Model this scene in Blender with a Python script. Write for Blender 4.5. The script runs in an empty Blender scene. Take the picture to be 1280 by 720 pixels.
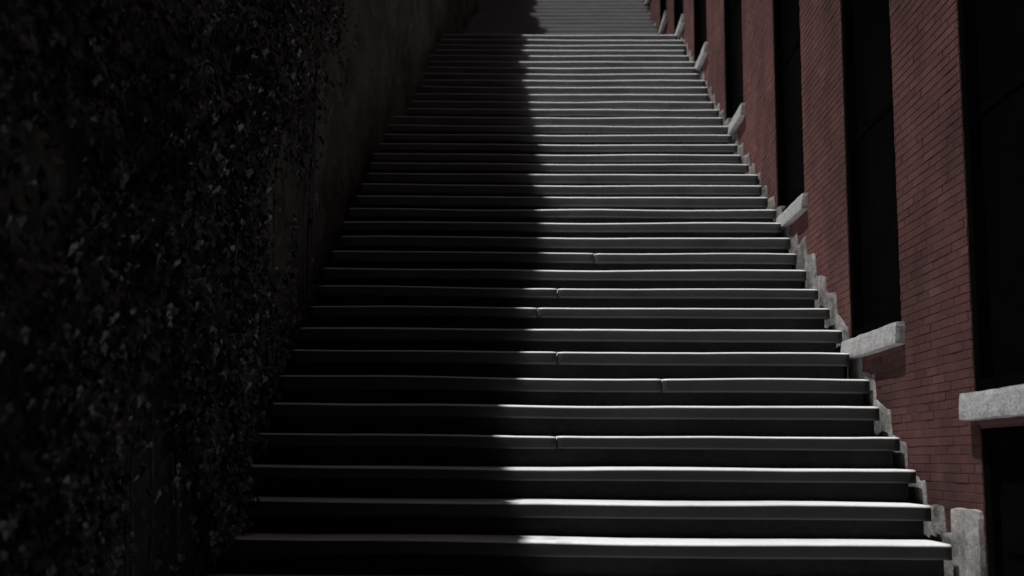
import bpy, bmesh, math, random
from mathutils import Vector, Matrix, noise
random.seed(7)
R = math.radians
scn = bpy.context.scene
col = scn.collection
scn.view_settings.view_transform = 'Standard'
scn.view_settings.look = 'None'
scn.view_settings.exposure = 0

# ---------------------------------------------------------------- layout
TREAD, RISE = 0.29, 0.178
Y0, Z0 = 6.0, -0.388
N_LOW, N_TOP, N2 = -6, 36, 30
GROUND = Z0 - 7 * RISE
LAND_Y = Y0 + N_TOP * TREAD
LAND_Z = Z0 + N_TOP * RISE
F2Y = LAND_Y + 1.2
END_Y = F2Y + N2 * TREAD
END_Z = LAND_Z + N2 * RISE
XL, XR = -1.56, 2.085          # step ends
WX = 2.12                      # brick face
LX = -1.66                     # left wall face

def lerp_tab(tab, y):
    if y <= tab[0][0]: return tab[0][1]
    for (a, va), (b, vb) in zip(tab[:-1], tab[1:]):
        if y <= b:
            t = (y - a) / (b - a); t = t * t * (3 - 2 * t)
            return va + (vb - va) * t
    return tab[-1][1]

def lxf(y):      # plan line of the retaining wall: it steps in as it climbs
    return LX + lerp_tab([(10, 0.0), (14.5, 0.30), (17, 0.36), (21, 0.62), (28, 0.75)], y)

def swell(i):    # the old flight is not perfectly even: it rises slightly above a straight line part way up
    return 0.035 * math.sin(math.pi * (i - 3) / 16) if 3 < i < 19 else 0.0

def stair_z(y):
    if y < Y0 + N_LOW * TREAD: return GROUND
    if y < LAND_Y: return Z0 + (y - Y0) / TREAD * RISE + swell((y - Y0) / TREAD)
    if y < F2Y: return LAND_Z
    if y < END_Y: return LAND_Z + (y - F2Y) / TREAD * RISE
    return END_Z

def n3(x, y, z, s=1.0):
    return noise.noise(Vector((x * s, y * s, z * s)))

# ---------------------------------------------------------------- materials
def ramp(nt, fac, stops):
    r = nt.nodes.new('ShaderNodeValToRGB')
    el = r.color_ramp.elements
    while len(el) < len(stops): el.new(0.5)
    for e, (p, c) in zip(el, stops):
        e.position = p; e.color = (c[0], c[1], c[2], 1)
    nt.links.new(fac, r.inputs[0])
    return r.outputs[0]

def base_mat(name, rough=0.8, spec=0.3, ior=1.5):
    m = bpy.data.materials.new(name); m.use_nodes = True
    nt = m.node_tree
    b = nt.nodes['Principled BSDF']
    b.inputs['Roughness'].default_value = rough
    b.inputs['Specular IOR Level'].default_value = spec
    b.inputs['IOR'].default_value = ior
    g = nt.nodes.new('ShaderNodeNewGeometry')
    return m, nt, b, g

def tex_noise(nt, vec, scale, detail=6, rough=0.6):
    t = nt.nodes.new('ShaderNodeTexNoise')
    t.inputs['Scale'].default_value = scale
    t.inputs['Detail'].default_value = detail
    t.inputs['Roughness'].default_value = rough
    nt.links.new(vec, t.inputs['Vector'])
    return t.outputs[0]

def mult(nt, a, b, f=1.0, mode='MULTIPLY'):
    x = nt.nodes.new('ShaderNodeMixRGB'); x.blend_type = mode
    if isinstance(f, float): x.inputs[0].default_value = f
    else: nt.links.new(f, x.inputs[0])
    nt.links.new(a, x.inputs[1]); nt.links.new(b, x.inputs[2])
    return x.outputs[0]

def scaled(nt, vec, s):
    v = nt.nodes.new('ShaderNodeVectorMath'); v.operation = 'MULTIPLY'
    v.inputs[1].default_value = s
    nt.links.new(vec, v.inputs[0])
    return v.outputs[0]

def maprange(nt, val, a, b, c=0.0, d=1.0):
    n = nt.nodes.new('ShaderNodeMapRange')
    for k, x in zip((1, 2, 3, 4), (a, b, c, d)): n.inputs[k].default_value = x
    nt.links.new(val, n.inputs[0])
    return n.outputs[0]

def bump(nt, b, h, strength, dist):
    n = nt.nodes.new('ShaderNodeBump')
    n.inputs['Strength'].default_value = strength
    n.inputs['Distance'].default_value = dist
    nt.links.new(h, n.inputs['Height'])
    nt.links.new(n.outputs[0], b.inputs['Normal'])

def stone_mat(name, dark, light, rough=0.75, scale=3.0, fine=60, bs=0.5, bd=0.006, stretch=(1, 1, 1), spec=0.3, finedark=0.62, ior=1.5):
    m, nt, b, g = base_mat(name, rough, spec, ior)
    v = scaled(nt, g.outputs['Position'], stretch)
    c1 = ramp(nt, tex_noise(nt, v, scale, 8, 0.65), [(0.3, dark), (0.7, light)])
    c2 = ramp(nt, tex_noise(nt, v, fine, 4, 0.7), [(0.35, (finedark,) * 3), (0.62, (1.0,) * 3)])
    nt.links.new(mult(nt, c1, c2, 0.8), b.inputs['Base Color'])
    bump(nt, b, tex_noise(nt, g.outputs['Position'], fine * 0.8, 6, 0.7), bs, bd)
    return m

M = {}
# tread stone: top worn pale, front grimier, sun and shade contrast painted into both
def tread_mat(name, td, tl, fd, fl):
    m, nt, b, g = base_mat(name, 0.5, 0.45)
    v = scaled(nt, g.outputs['Position'], (0.6, 1, 1))
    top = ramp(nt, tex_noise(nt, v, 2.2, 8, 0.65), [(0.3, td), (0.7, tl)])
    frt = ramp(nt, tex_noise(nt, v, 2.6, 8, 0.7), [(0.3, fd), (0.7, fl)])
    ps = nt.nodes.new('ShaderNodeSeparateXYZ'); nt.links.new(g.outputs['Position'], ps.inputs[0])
    front_shade = ramp(nt, maprange(nt, ps.outputs[2], -0.7, 4.0), [(0.0, (0.09,) * 3), (0.3, (0.40,) * 3), (1.0, (1,) * 3)])  # shade of the lower fronts painted in, darker towards the street
    frt = mult(nt, frt, front_shade)
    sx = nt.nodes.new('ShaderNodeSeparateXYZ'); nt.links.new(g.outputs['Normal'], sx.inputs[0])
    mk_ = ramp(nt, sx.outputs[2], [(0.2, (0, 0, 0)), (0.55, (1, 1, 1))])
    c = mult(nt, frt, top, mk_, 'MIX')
    c2 = ramp(nt, tex_noise(nt, v, 70, 4, 0.7), [(0.35, (0.8,) * 3), (0.62, (1.0,) * 3)])
    nt.links.new(mult(nt, c, c2, 0.8), b.inputs['Base Color'])
    return m
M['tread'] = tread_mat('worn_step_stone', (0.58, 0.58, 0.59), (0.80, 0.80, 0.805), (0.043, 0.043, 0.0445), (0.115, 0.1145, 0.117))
M['tread2'] = tread_mat('upper_step_stone', (0.20, 0.199, 0.202), (0.27, 0.269, 0.271), (0.16, 0.159, 0.162), (0.23, 0.229, 0.231))
M['riser'] = stone_mat('shaded_riser', (0.006, 0.006, 0.0062), (0.02, 0.0197, 0.02), 0.85, 2.5, 40, 0.5, 0.006, (0.7, 1, 1), 0.15)  # near-black colour paints in the shade under the nosings
M['riser2'] = stone_mat('upper_flight_concrete', (0.15, 0.149, 0.151), (0.22, 0.219, 0.219), 0.85, 2.0, 50, 0.4, 0.004, (0.7, 1, 1))
M['sill'] = stone_mat('speckled_granite', (0.30, 0.30, 0.31), (0.50, 0.495, 0.49), 0.8, 12, 75, 0.8, 0.006, finedark=0.3)
M['foundation'] = stone_mat('crumbling_render', (0.04, 0.037, 0.035), (0.40, 0.385, 0.37), 0.9, 4.5, 40, 0.9, 0.012)
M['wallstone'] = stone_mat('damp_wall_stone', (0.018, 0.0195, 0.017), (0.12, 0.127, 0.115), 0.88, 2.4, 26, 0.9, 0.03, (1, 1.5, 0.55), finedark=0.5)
M['concrete'] = stone_mat('pavement_concrete', (0.16, 0.155, 0.15), (0.30, 0.29, 0.28), 0.85, 1.5, 60, 0.4, 0.004)
M['earth'] = stone_mat('earth', (0.03, 0.04, 0.018), (0.08, 0.09, 0.04), 0.95, 0.8, 20, 0.8, 0.03)
M['asphalt'] = stone_mat('asphalt', (0.035, 0.035, 0.036), (0.065, 0.065, 0.065), 0.9, 0.7, 90, 0.5, 0.004)
M['wood'] = stone_mat('ivy_bark', (0.02, 0.019, 0.018), (0.08, 0.078, 0.076), 0.9, 8, 60, 0.8, 0.006, (1, 1, 0.3))
M['frame'] = stone_mat('black_painted_wood', (0.002, 0.002, 0.0021), (0.0035, 0.0034, 0.0034), 0.7, 6, 60, 0.2, 0.002, spec=0.02, ior=1.06)
M['roof'] = stone_mat('roof_felt', (0.05, 0.05, 0.05), (0.1, 0.1, 0.1), 0.9, 2, 50, 0.3, 0.004)

m, nt, b, g = base_mat('dark_glass', 0.25, 0.1, 1.04)
nt.links.new(ramp(nt, tex_noise(nt, g.outputs['Position'], 3), [(0.3, (0.0015,) * 3), (0.8, (0.003, 0.003, 0.0032))]), b.inputs['Base Color'])
M['glass'] = m

def foot_shade(nt, g, colr):  # painted shade: brick colour darkens towards the foot of the wall
    ps = nt.nodes.new('ShaderNodeSeparateXYZ'); nt.links.new(g.outputs['Position'], ps.inputs[0])
    return mult(nt, colr, ramp(nt, maprange(nt, ps.outputs[2], -0.8, 2.4), [(0.0, (0.6, 0.6, 0.62)), (1.0, (1, 1, 1))]))

m, nt, b, g = base_mat('red_brick', 0.88, 0.2)
rc = ramp(nt, g.outputs['Random Per Island'], [(0.0, (0.126, 0.050, 0.046)), (0.25, (0.150, 0.060, 0.055)), (0.7, (0.164, 0.066, 0.060)), (0.95, (0.150, 0.059, 0.054)), (1.0, (0.19, 0.090, 0.080))])
st = ramp(nt, tex_noise(nt, scaled(nt, g.outputs['Position'], (1, 1, 0.7)), 1.6, 8, 0.65), [(0.32, (0.42, 0.43, 0.44)), (0.66, (1, 1, 1))])
fn = ramp(nt, tex_noise(nt, g.outputs['Position'], 50, 4, 0.7), [(0.3, (0.6,) * 3), (0.65, (1.0,) * 3)])
nt.links.new(foot_shade(nt, g, mult(nt, mult(nt, rc, st), fn)), b.inputs['Base Color'])
bump(nt, b, tex_noise(nt, g.outputs['Position'], 60, 5, 0.7), 0.6, 0.006)
M['brick'] = m

# backing masonry with its own coursing, for the parts without modelled bricks
BL, BH = 0.185, 0.046
m, nt, b, g = base_mat('brick_masonry', 0.9, 0.2)
sx = nt.nodes.new('ShaderNodeSeparateXYZ'); nt.links.new(g.outputs['Position'], sx.inputs[0])
cx = nt.nodes.new('ShaderNodeCombineXYZ')
ad = nt.nodes.new('ShaderNodeMath'); ad.operation = 'ADD'
nt.links.new(sx.outputs[0], ad.inputs[0]); nt.links.new(sx.outputs[1], ad.inputs[1])
nt.links.new(ad.outputs[0], cx.inputs[0]); nt.links.new(sx.outputs[2], cx.inputs[1])
bt = nt.nodes.new('ShaderNodeTexBrick')
bt.inputs['Scale'].default_value = 1.0
bt.inputs['Brick Width'].default_value = BL
bt.inputs['Row Height'].default_value = BH
bt.inputs['Mortar Size'].default_value = 0.004
bt.inputs['Color1'].default_value = (0.15, 0.060, 0.055, 1)
bt.inputs['Color2'].default_value = (0.13, 0.052, 0.048, 1)
bt.inputs['Mortar'].default_value = (0.17, 0.09, 0.082, 1)
nt.links.new(cx.outputs[0], bt.inputs['Vector'])
fn = ramp(nt, tex_noise(nt, g.outputs['Position'], 3, 6), [(0.3, (0.6,) * 3), (0.7, (1.0,) * 3)])
nt.links.new(foot_shade(nt, g, mult(nt, bt.outputs[0], fn)), b.inputs['Base Color'])
bump(nt, b, tex_noise(nt, g.outputs['Position'], 40, 5), 0.5, 0.005)
M['masonry'] = m

m, nt, b, g = base_mat('ivy_leaf', 0.34, 0.5)
lc = ramp(nt, g.outputs['Random Per Island'], [(0.0, (0.004, 0.0075, 0.0075)), (0.75, (0.008, 0.0135, 0.0135)), (0.95, (0.015, 0.023, 0.023)), (0.98, (0.055, 0.074, 0.076)), (1.0, (0.16, 0.20, 0.205))])  # the few palest leaves are sky glints put into the colour
nt.links.new(lc, b.inputs['Base Color'])
bump(nt, b, tex_noise(nt, g.outputs['Position'], 90, 2), 0.3, 0.003)
M['leaf'] = m

# ---------------------------------------------------------------- object helpers
def mk(name, verts, faces, mat, parent=None, origin=(0, 0, 0), smooth=False):
    me = bpy.data.meshes.new(name)
    ox, oy, oz = origin
    me.from_pydata([(v[0] - ox, v[1] - oy, v[2] - oz) for v in verts], [], faces)
    me.materials.append(mat)
    if smooth:
        for p in me.polygons: p.use_smooth = True
    me.update()
    o = bpy.data.objects.new(name, me); col.objects.link(o)
    if parent: o.parent = parent
    return o

def empty(name, loc, label, cat, group=None):
    o = bpy.data.objects.new(name, None); col.objects.link(o)
    o.location = loc; o['label'] = label; o['category'] = cat
    if group: o['group'] = group
    return o

def structure(o):
    o['kind'] = 'structure'; return o

class MB:
    def __init__(s): s.v = []; s.f = []
    def box(s, x0, x1, y0, y1, z0, z1):
        k = len(s.v)
        s.v += [(x0, y0, z0), (x1, y0, z0), (x1, y1, z0), (x0, y1, z0), (x0, y0, z1), (x1, y0, z1), (x1, y1, z1), (x0, y1, z1)]
        s.f += [tuple(k + i for i in q) for q in ((0, 3, 2, 1), (4, 5, 6, 7), (0, 1, 5, 4), (1, 2, 6, 5), (2, 3, 7, 6), (3, 0, 4, 7))]
    def rough(s, x0, x1, y0, y1, z0, z1, cell=0.05, amp=0.008, seed=0, lean=0.0, rad=0.012):
        """box whose faces are gridded, arrises slightly worn and surface lumpy; lean tips the -x face back towards the top"""
        def cnt(a): return max(2, min(40, int(abs(a) / cell) + 1))
        nx, ny, nz = cnt(x1 - x0), cnt(y1 - y0), cnt(z1 - z0)
        idx = {}
        def P(i, j, k):
            key = (i, j, k)
            if key in idx: return idx[key]
            x = x0 + (x1 - x0) * i / nx; y = y0 + (y1 - y0) * j / ny; z = z0 + (z1 - z0) * k / nz
            e = (i in (0, nx)) + (j in (0, ny)) + (k in (0, nz))
            if e >= 2:
                r = rad if e == 2 else rad * 1.6
                r *= 1 + n3(x + seed, y, z, 9)
                if i in (0, nx): x += r if i == 0 else -r
                if j in (0, ny): y += r if j == 0 else -r
                if k in (0, nz): z += r if k == 0 else -r
            x += lean * (1 - i / nx) * k / nz
            d = amp * (n3(x + seed * 3.1, y, z, 7) + 0.7 * n3(x, y + seed * 1.7, z, 19))
            x += d; y += amp * n3(y, z + seed, x, 8); z += amp * n3(z, x + seed, y, 8)
            idx[key] = len(s.v); s.v.append((x, y, z)); return idx[key]
        for j in range(ny):
            for k in range(nz):
                s.f.append((P(0, j, k), P(0, j, k + 1), P(0, j + 1, k + 1), P(0, j + 1, k)))
                s.f.append((P(nx, j, k), P(nx, j + 1, k), P(nx, j + 1, k + 1), P(nx, j, k + 1)))
        for i in range(nx):
            for k in range(nz):
                s.f.append((P(i, 0, k), P(i + 1, 0, k), P(i + 1, 0, k + 1), P(i, 0, k + 1)))
                s.f.append((P(i, ny, k), P(i, ny, k + 1), P(i + 1, ny, k + 1), P(i + 1, ny, k)))
            for j in range(ny):
                s.f.append((P(i, j, 0), P(i, j + 1, 0), P(i + 1, j + 1, 0), P(i + 1, j, 0)))
                s.f.append((P(i, j, nz), P(i + 1, j, nz), P(i + 1, j + 1, nz), P(i, j + 1, nz)))
    def tube(s, pts, rads, n=6):
        k0 = len(s.v)
        for (p, r) in zip(pts, rads):
            for a in range(n):
                t = 2 * math.pi * a / n
                s.v.append((p[0] + r * math.cos(t), p[1] + r * math.sin(t), p[2]))
        for i in range(len(pts) - 1):
            for a in range(n):
                b_ = (a + 1) % n
                s.f.append((k0 + i * n + a, k0 + i * n + b_, k0 + (i + 1) * n + b_, k0 + (i + 1) * n + a))
    def build(s, name, mat, parent=None, origin=(0, 0, 0), smooth=False):
        return mk(name, s.v, s.f, mat, parent, origin, smooth)

# ---------------------------------------------------------------- setting: ground, pavement, hill, terrace
structure(mk('ground', [(-400, -400, GROUND - 0.02), (400, -400, GROUND - 0.02), (400, 400, GROUND - 0.02), (-400, 400, GROUND - 0.02)], [(0, 1, 2, 3)], M['asphalt']))
b_ = MB(); b_.box(-2.2, 3.2, -2.5, Y0 + N_LOW * TREAD + 0.3, GROUND - 0.15, GROUND); structure(b_.build('pavement', M['concrete']))
HT = [(5.5, -0.06), (6.6, -0.10), (8.0, 0.04), (9.0, 0.11), (11.6, 0.10), (14.5, -0.06), (16.5, -0.05), (17.4, 0.22), (18.6, 0.30), (20.5, 0.10), (24, 0.05)]
def lwt(y):      # top of retaining wall, out of view; height shaped to place the stair shadow
    h = (lerp_tab(HT, y) - lxf(y) + 0.03) / 0.34 + 0.12 * n3(y, 3.3, 0, 0.8) + 0.40 * n3(y, 1.3, 0, 2.6) + 0.32 * n3(y, 1.3, 6, 5.5)
    return max(stair_z(y), Z0 + (y - Y0) / TREAD * RISE if y < Y0 else -9) + h
v, f = [], []
ys = [-1.5 + i for i in range(0, 36)]
for y in ys:
    t = lwt(y) - 0.7
    v += [(lxf(y) - 0.48, y, GROUND - 0.5), (lxf(y) - 0.48, y, t), (LX - 14, y, t + 0.5), (LX - 14, y, GROUND - 0.5)]
for i in range(len(ys) - 1):
    for a in range(4):
        c = (a + 1) % 4
        f.append((i * 4 + a, i * 4 + c, i * 4 + 4 + c, i * 4 + 4 + a))
f += [(0, 3, 2, 1), tuple((len(ys) - 1) * 4 + a for a in (0, 1, 2, 3))]
structure(mk('hill', v, f, M['earth']))
b_ = MB(); b_.box(-2.1, 3.0, END_Y + 0.02, END_Y + 9, END_Z - 3, END_Z - 0.01); structure(b_.build('terrace', M['concrete']))

# ---------------------------------------------------------------- staircase
so = (0.25, Y0 + N_LOW * TREAD, GROUND)
stair = empty('stone_staircase', so, 'long steep flight of worn grey stone steps climbing between ivy wall and brick building', 'staircase')

def depth_i(i): return 5.88 + 0.3124 * i
joints = {11: 743, 9: 697, 8: 672, 6: 697, 5: 828, 3: 697}

def slab(V, F, xa, xb, y0, z, depth, seed, dz, dy, th, r=1.0):
    prof = [(depth, -0.004), (depth - 0.004, 0.0), (0.16, 0.0), (0.04, -0.0005), (0.016 * r, -0.001 * r), (0.008 * r, -0.003 * r), (0.0035 * r, -0.0065 * r), (0.001 * r, -0.011 * r), (0.0, -0.016 * r), (-0.0005, -th * 0.5), (-0.001, -th * 0.85), (-0.0003, -th + 0.006), (0.004, -th), (0.05, -th - 0.002)]
    n = max(8, int((xb - xa) / 0.035))
    k0 = len(V); m_ = len(prof)
    for i in range(n + 1):
        x = xa + (xb - xa) * i / n
        wob_y = 0.006 * n3(x, seed, 1.0, 1.3) + 0.0012 * n3(x, seed, 4.0, 9)
        wob_z = 0.009 * n3(x, seed, 7.0, 1.0) + 0.001 * n3(x, seed, 9.0, 8)
        wear = -0.006 * math.exp(-((x - 0.3) / 0.9) ** 2)
        endr = 0.0025 if i in (0, n) else 0.0
        for j, (py, pz) in enumerate(prof):
            front = 1.0 if 3 <= j <= 11 else 0.0
            top = 1.0 if j <= 8 else 0.3
            V.append((x, y0 + dy + py + front * (wob_y + endr), z + dz + pz + top * (wob_z + wear * (1 if j >= 2 else 0)) - (endr if j <= 7 else 0)))
    for i in range(n):
        for j in range(m_ - 1):
            a = k0 + i * m_ + j
            F.append((a, a + 1, a + m_ + 1, a + m_))
        F.append((k0 + i * m_ + m_ - 1, k0 + i * m_, k0 + (i + 1) * m_, k0 + (i + 1) * m_ + m_ - 1))
    F.append(tuple(k0 + j for j in reversed(range(m_))))
    F.append(tuple(k0 + n * m_ + j for j in range(m_)))

def make_step(idx, y0, z, depth, upper=False):
    bx = MB()
    xr = XR + random.uniform(-0.04, 0.02); xl = XL + random.uniform(-0.03, 0.02)
    th = 0.11 if upper else random.uniform(0.074, 0.090)
    ro = 0.010 if upper else 0.044
    bx.box(xl + 0.02, xr - 0.03, y0 + ro, y0 + depth - 0.02, z - RISE - 0.04, z - th + 0.003)
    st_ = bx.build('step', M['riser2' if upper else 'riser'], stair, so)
    V, F = [], []
    s1 = random.uniform(0, 90); r = 0.45 if upper else 1.2
    if idx in joints:
        xj = (joints[idx] - 665) * depth_i(idx) / 1500
        slab(V, F, xl, xj - 0.002, y0, z, depth, s1, random.uniform(-0.003, 0.003), random.uniform(-0.003, 0.003), th)
        slab(V, F, xj + 0.002, xr, y0, z, depth, s1 + 0.13, random.uniform(-0.003, 0.003), random.uniform(-0.003, 0.003), th)
    else:
        slab(V, F, xl, xr, y0, z, depth, s1, 0, 0, th, r)
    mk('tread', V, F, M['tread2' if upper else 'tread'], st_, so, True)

for i in range(N_LOW, N_TOP + 1):
    make_step(i, Y0 + i * TREAD, Z0 + i * RISE + swell(i), 0.336 if i < N_TOP else 0.35)
for j in range(1, N2 + 1):
    make_step(100 + j, F2Y + (j - 1) * TREAD, LAND_Z + j * RISE, 0.332, True)
b_ = MB(); b_.box(XL, XR, LAND_Y + 0.36, F2Y + 0.03, LAND_Z - 0.3, LAND_Z - 0.004); b_.build('landing', M['concrete'], stair, so)
v, f = [], []
pts = [(Y0 + N_LOW * TREAD + 0.3, GROUND - 0.3), (LAND_Y + 0.3, LAND_Z - 0.42), (F2Y, LAND_Z - 0.42), (END_Y + 0.1, END_Z - 0.5), (END_Y + 0.1, GROUND - 0.3)]
for x in (XL - 0.08, WX + 0.0):
    v += [(x, p[0], p[1]) for p in pts]
n = len(pts)
f = [tuple(range(n)), tuple(reversed(range(n, 2 * n)))] + [(a, a + n, (a + 1) % n + n, (a + 1) % n) for a in range(n)]
mk('stair_base', v, f, M['riser'], stair, so)

# ---------------------------------------------------------------- brick building
bo = (WX, 2.5, GROUND)
bld = empty('brick_building', bo, 'red brick building with tall black windows and pale stone sills beside the steps', 'building')
wins = [(4.66, 5.79, 0.335), (6.87, 7.97, 0.80), (9.18, 10.22, 2.06), (11.72, 12.84, 3.55), (14.10, 15.25, 5.04), (16.25, 17.4, 6.22), (18.3, 19.3, 7.06), (20.5, 21.5, 8.45), (22.8, 23.8, 9.85)]
WH = 2.75
SILL_T = 0.13
door = (4.5, 5.74, -1.35, 0.165)
holes = [(a, c, z - SILL_T + 0.01, z + WH) for a, c, z in wins] + [door]
BY0, BY1, BZ1 = 2.5, END_Y + 3, 15.5
WB = WX + 0.0032
bks = sorted({BY0, BY1, *[h[0] for h in holes], *[h[1] for h in holes]})
w_ = MB()
for a, c in zip(bks[:-1], bks[1:]):
    mid = (a + c) / 2
    zs = sorted([(h[2], h[3]) for h in holes if h[0] < mid < h[1]])
    lo = GROUND - 0.4
    for z0, z1 in zs:
        if z0 > lo: w_.box(WB, WB + 0.35, a, c, lo, z0)
        lo = z1
    w_.box(WB, WB + 0.35, a, c, lo, BZ1)
w_.box(WB + 0.352, WX + 9, BY0, BY0 + 0.3, GROUND - 0.4, BZ1)
w_.box(WB + 0.352, WX + 9, BY1 - 0.3, BY1, GROUND - 0.4, BZ1)
w_.box(WX + 8.7, WX + 9, BY0 + 0.302, BY1 - 0.302, GROUND - 0.4, BZ1)
w_.build('wall', M['masonry'], bld, bo)
V, F = [], []
kmin = int((GROUND - 0.1) / BH) - 1
for k in range(kmin, int(12 / BH)):
    z0 = k * BH; z1 = z0 + BH - 0.0045
    off = (k % 2) * BL / 2
    for q in range(int((BY0 - 0.3) / BL), int(25 / BL)):
        a = q * BL + off + random.uniform(-0.004, 0.004); c = q * BL + off + BL - 0.0045
        if a < BY0: continue
        ym = (a + c) / 2; zm = (z0 + z1) / 2
        if zm < stair_z(ym) - 0.45 or zm > 0.397 * ym + 1.7: continue
        segs = [(a, c)]
        for h in holes:
            if z1 > h[2] and z0 < h[3]:
                ns = []
                for s0, s1 in segs:
                    if s1 <= h[0] or s0 >= h[1]: ns.append((s0, s1)); continue
                    if s0 < h[0]: ns.append((s0, h[0]))
                    if s1 > h[1]: ns.append((h[1], s1))
                segs = ns
        for s0, s1 in segs:
            if s1 - s0 < 0.02: continue
            x = WX + random.uniform(-0.0018, 0.0012)
            jj = lambda: random.uniform(-0.0012, 0.0012)
            t = random.uniform(-0.0016, 0.0014)
            kk = len(V)
            bv = 0.0014
            for (yy, zz) in ((s0, z0), (s1, z0), (s1, z1), (s0, z1)):
                V.append((WB + 0.004, yy + jj(), zz + jj()))
            for (yy, zz, sz) in ((s0, z0, 1), (s1, z0, 1), (s1, z1, -1), (s0, z1, -1)):
                V.append((x + bv + (t if sz > 0 else 0), yy, zz))
            for (yy, zz, sy, sz) in ((s0, z0, 1, 1), (s1, z0, -1, 1), (s1, z1, -1, -1), (s0, z1, 1, -1)):
                V.append((x + (t if sz > 0 else 0), yy + sy * bv, zz + sz * bv))
            for lv in (0, 4):
                for e in range(4):
                    g_ = (e + 1) % 4
                    F.append((kk + lv + e, kk + lv + 4 + e, kk + lv + 4 + g_, kk + lv + g_))
            F.append((kk + 8, kk + 11, kk + 10, kk + 9))
mk('brick_facing', V, F, M['brick'], bld, bo)

for wi, (a, c, zs) in enumerate(wins):
    fx = WB + 0.005
    fr = MB(); t = 0.065
    fr.box(fx, fx + 0.08, a + 0.002, a + t, zs + 0.002, zs + WH - 0.002)
    fr.box(fx, fx + 0.08, c - t, c - 0.002, zs + 0.002, zs + WH - 0.002)
    fr.box(fx, fx + 0.08, a + t, c - t, zs + 0.002, zs + t)
    fr.box(fx, fx + 0.08, a + t, c - t, zs + WH - t, zs + WH - 0.002)
    w = fr.build('window', M['frame'], bld, bo)
    sa = MB()
    mz = zs + WH * 0.5
    sa.box(fx + 0.055, fx + 0.062, a + t, c - t, mz - 0.02, mz + 0.02)
    sa.build('sash_bar', M['frame'], w, bo)
    gl = MB(); gl.box(fx + 0.063, fx + 0.069, a + t, c - t, zs + t, zs + WH - t)
    gl.build('pane', M['glass'], w, bo)
    pj = 0.065 if wi < 2 else 0.055
    ex = 0.06 if wi < 2 else 0.10
    si = MB(); si.rough(WX - pj, WB + 0.06, a - ex, c + ex, zs - SILL_T, zs + 0.0, 0.03, 0.003, wi * 5.3, 0.014, 0.003)
    si.build('sill', M['sill'], w, bo, False)
a, c, z0, z1 = door
d = MB(); fx = WB + 0.005
d.box(fx, fx + 0.08, a + 0.002, a + 0.08, z0, z1 - 0.002); d.box(fx, fx + 0.08, c - 0.08, c - 0.002, z0, z1 - 0.002); d.box(fx, fx + 0.08, a + 0.08, c - 0.08, z1 - 0.08, z1 - 0.002)
dd = d.build('cellar_door', M['frame'], bld, bo)
d = MB(); d.box(fx + 0.04, fx + 0.075, a + 0.08, c - 0.08, z0, z1 - 0.08)
for q in range(3): d.box(fx + 0.028, fx + 0.04, a + 0.14, c - 0.14, z0 + 0.12 + q * 0.42, z0 + 0.44 + q * 0.42)
d.build('door_panel', M['frame'], dd, bo)
# rough rendered footing: a ragged, stepped strip that follows the steps up, nearly flush with the brick
V, F = [], []
ya_, yb_ = 6.12, END_Y - 0.05
nyf = int((yb_ - ya_) / 0.02); nzf = 14
def ftop(y):
    if y < LAND_Y:
        base = Z0 + (y - Y0) / TREAD * RISE
        q = math.floor((y - Y0) / TREAD + 0.1)
        stp = Z0 + q * RISE + swell(q)
        base += swell((y - Y0) / TREAD)
    elif y < F2Y: base = stp = LAND_Z; q = 50
    else:
        base = LAND_Z + (y - F2Y) / TREAD * RISE
        q = math.floor((y - F2Y) / TREAD + 0.1) + 60
        stp = LAND_Z + (q - 60 + 1) * RISE - RISE * 0.5
    lift = -0.012 + 0.085 * n3(q * 5.37, 2, 2) + 0.016 * n3(y, 7, 1, 9)
    lift += lerp_tab([(6.2, 0.03), (6.7, -0.02), (7.2, 0.0), (7.5, 0.05), (8.0, 0.04), (8.3, 0.12), (9.1, 0.15), (9.6, 0.06), (10.5, 0.02)], y)
    return 0.2 * base + 0.8 * stp + lift
for i in range(nyf + 1):
    y = ya_ + (yb_ - ya_) * i / nyf
    zt = ftop(y); zb = stair_z(y) - 0.45
    V.append((WX + 0.05, y, zt - 0.004))
    for k in range(nzf + 1):
        z = zt - (zt - zb) * k / nzf
        x = WX - 0.009 + 0.008 * n3(y, z, 1, 5) + 0.005 * n3(y, z, 4, 16) + (0.006 if k == 0 else 0)
        V.append((x, y, z - (0.003 if k == 0 else 0)))
row = nzf + 2
for i in range(nyf):
    for k in range(nzf + 1):
        a = i * row + k
        F.append((a, a + 1, a + row + 1, a + row))
mk('footing', V, F, M['foundation'], bld, bo)
fo = MB(); fo.rough(WX - 0.03, WX + 0.1, 5.745, 6.13, -1.0, -0.215, 0.035, 0.006, 77, 0, 0.005)
fo.build('footing_block', M['foundation'], bld, bo)
r_ = MB(); r_.box(WX - 0.25, WX + 9.2, BY0 - 0.2, BY1 + 0.2, BZ1 + 0.002, BZ1 + 0.35); r_.build('roof', M['roof'], bld, bo)

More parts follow.
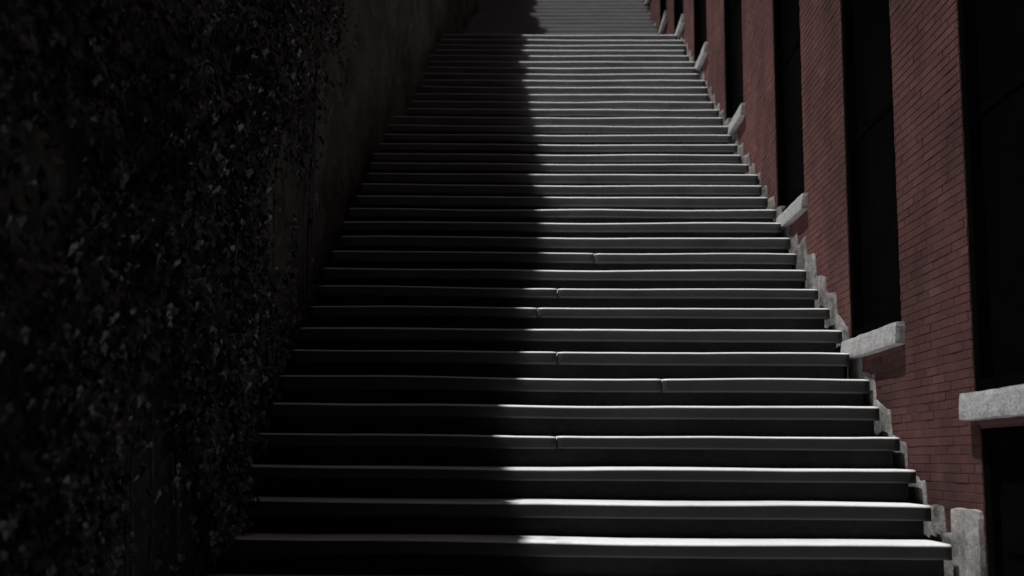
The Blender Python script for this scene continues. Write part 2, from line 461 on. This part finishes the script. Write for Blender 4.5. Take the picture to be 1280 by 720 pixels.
# ---------------------------------------------------------------- retaining wall
wo = (LX, 2.0, GROUND)
lw = empty('retaining_wall', wo, 'tall dark stone retaining wall with bare streaked face beyond the ivy', 'wall')
V, F = [], []
NY, NZ = 620, 100
ya, yb = -1.0, END_Y + 4
for i in range(NY + 1):
    y = ya + (yb - ya) * i / NY
    zb = max(GROUND - 0.2, stair_z(y) - 0.9); zt = lwt(y)
    for k in range(NZ + 1):
        z = zb + (zt - zb) * k / NZ
        edge = min(1.0, (zt - z) / 0.25)
        x = lxf(y) + edge * (0.10 * n3(0, y * 1.0, z * 0.7, 1.3) + 0.07 * n3(5, y * 1.4, z * 1.0, 2.6) + 0.03 * n3(9, y * 1.3, z * 1.1, 6) + 0.014 * n3(2, y, z, 14))
        V.append((x, y, z))
for i in range(NY):
    for k in range(NZ):
        a = i * (NZ + 1) + k
        F.append((a, a + 1, a + NZ + 2, a + NZ + 1))
k0 = len(V)
for i in range(NY + 1):
    y = ya + (yb - ya) * i / NY
    V.append((lxf(y) - 0.47, y, lwt(y))); V.append((lxf(y) - 0.47, y, GROUND - 0.3))
for i in range(NY):
    a = i * (NZ + 1) + NZ
    F.append((a, k0 + 2 * i, k0 + 2 * i + 2, a + NZ + 1))
    F.append((k0 + 2 * i, k0 + 2 * i + 1, k0 + 2 * i + 3, k0 + 2 * i + 2))
F.append(tuple([k for k in range(NZ + 1)] + [k0, k0 + 1]))
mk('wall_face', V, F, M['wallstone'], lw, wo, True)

# ---------------------------------------------------------------- ivy
io = (LX + 0.1, 3.0, GROUND)
ivy = empty('climbing_ivy', io, 'thick dark climbing ivy covering the near left retaining wall', 'ivy')
V, F = [], []
def leaf(p, s, nrm, up):
    nrm = nrm.normalized()
    right = up.cross(nrm).normalized(); up2 = nrm.cross(right)
    k = len(V)
    fold = random.uniform(0.1, 0.4)
    shape = [(0, 0.05, 0), (-0.38, -0.12, fold), (-0.55, 0.32, fold), (-0.27, 0.52, fold * 0.6), (0, 1.0, -0.12), (0.27, 0.52, fold * 0.6), (0.55, 0.32, fold), (0.38, -0.12, fold), (0, 0.45, 0.0)]
    for (a, c, h) in shape:
        V.append(tuple(p + right * (a * s) - up2 * (c * s) + nrm * (h * s * 0.6)))
    F.extend([(k, k + 8, k + 2, k + 1), (k + 8, k + 4, k + 3, k + 2), (k, k + 7, k + 6, k + 8), (k + 8, k + 6, k + 5, k + 4)])
def cover(y, z):
    edge = 6.2 + 1.5 * n3(2, y * 0.4, z, 0.8) + 0.7 * n3(4, y, z, 2.5)
    c = 1.0 if y < edge else max(0.0, 1 - (y - edge) / 3.6) ** 2
    c *= min(1.0, max(0.15, 0.78 + 1.4 * n3(y, z, 5, 1.1) + 0.8 * n3(y, z, 9, 3)))
    base = z - stair_z(y)
    if 4.85 < y < 5.1 and z < 0.2: c *= 0.4
    if base < 0.2: c *= 0.6
    return c
cnt = 0
while cnt < 36000:
    y = random.uniform(1.0, 11)
    zb = stair_z(y) - 0.05; zt = lwt(y) - 0.25
    lim = 0.397 * y + 0.5
    z = random.uniform(zb, min(lim, zt)) if random.random() < 0.87 else random.uniform(zb, zt)
    if random.random() > cover(y, z): continue
    cl = n3(y, z, 12, 2.2); bulge = max(0.02, 0.10 + 0.18 * n3(y, z, 3, 0.9) + 0.20 * cl + 0.14 * n3(y, z, 2, 5))
    if y > 5.0: bulge *= max(0.3, 1 - (y - 5.0) / 4.0)
    x = lxf(y) + 0.06 + bulge * random.random() ** 0.5
    nrm = Vector((1, random.gauss(-0.25, 0.55), random.gauss(0.4, 0.5)))
    up = Vector((random.gauss(0, 0.15), random.gauss(0, 0.6), 1))
    leaf(Vector((x, y, z)), random.uniform(0.026, 0.062), nrm, up)
    cnt += 1
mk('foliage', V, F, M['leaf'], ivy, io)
sm = MB()
for k in range(16):
    y = random.uniform(2, 8.5)
    z = stair_z(y) - 0.05; pts = []; rad = []
    r0 = random.uniform(0.006, 0.014)
    L = random.uniform(2, 4)
    for q in range(26):
        u = q / 25
        pts.append((LX + 0.075 + 0.03 * n3(k, u * 4, 0), y + 0.3 * n3(k * 3.3, u * 2.5, 0) + 0.06 * n3(k, u * 9, 2), z + L * u))
        rad.append(r0 * (1 - 0.7 * u))
    sm.tube(pts, rad, 6)
sm.build('stem', M['wood'], ivy, io, True)

# ---------------------------------------------------------------- light
s = Vector((-0.32, -0.06, 0.944)).normalized()
sun = bpy.data.lights.new('sun', 'SUN'); sun.energy = 5.0; sun.angle = R(0.9); sun.color = (1.0, 0.985, 0.97)
so_ = bpy.data.objects.new('sun', sun); col.objects.link(so_)
so_.rotation_euler = s.to_track_quat('Z', 'Y').to_euler(); so_.location = (-6, 0, 30)
w = bpy.data.worlds.new('World'); scn.world = w; w.use_nodes = True
nt = w.node_tree
sky = nt.nodes.new('ShaderNodeTexSky'); sky.sky_type = 'NISHITA'; sky.sun_disc = False
sky.sun_elevation = math.asin(s.z); sky.sun_rotation = math.atan2(s.x, s.y)
nt.links.new(sky.outputs[0], nt.nodes['Background'].inputs[0])
nt.nodes['Background'].inputs[1].default_value = 0.0085

# ---------------------------------------------------------------- camera
cam = bpy.data.cameras.new('camera'); cam.sensor_width = 36; cam.lens = 36 * 1500 / 1280
cam.clip_end = 2000; cam.clip_start = 0.05
cam.dof.use_dof = True; cam.dof.focus_distance = 7.5; cam.dof.aperture_fstop = 2.0
co = bpy.data.objects.new('camera', cam); col.objects.link(co)
co.matrix_world = Matrix.Rotation(R(0.955), 4, 'Z') @ Matrix.Rotation(R(90 + 8.16), 4, 'X') @ Matrix.Rotation(R(0.45), 4, 'Z')
scn.camera = co
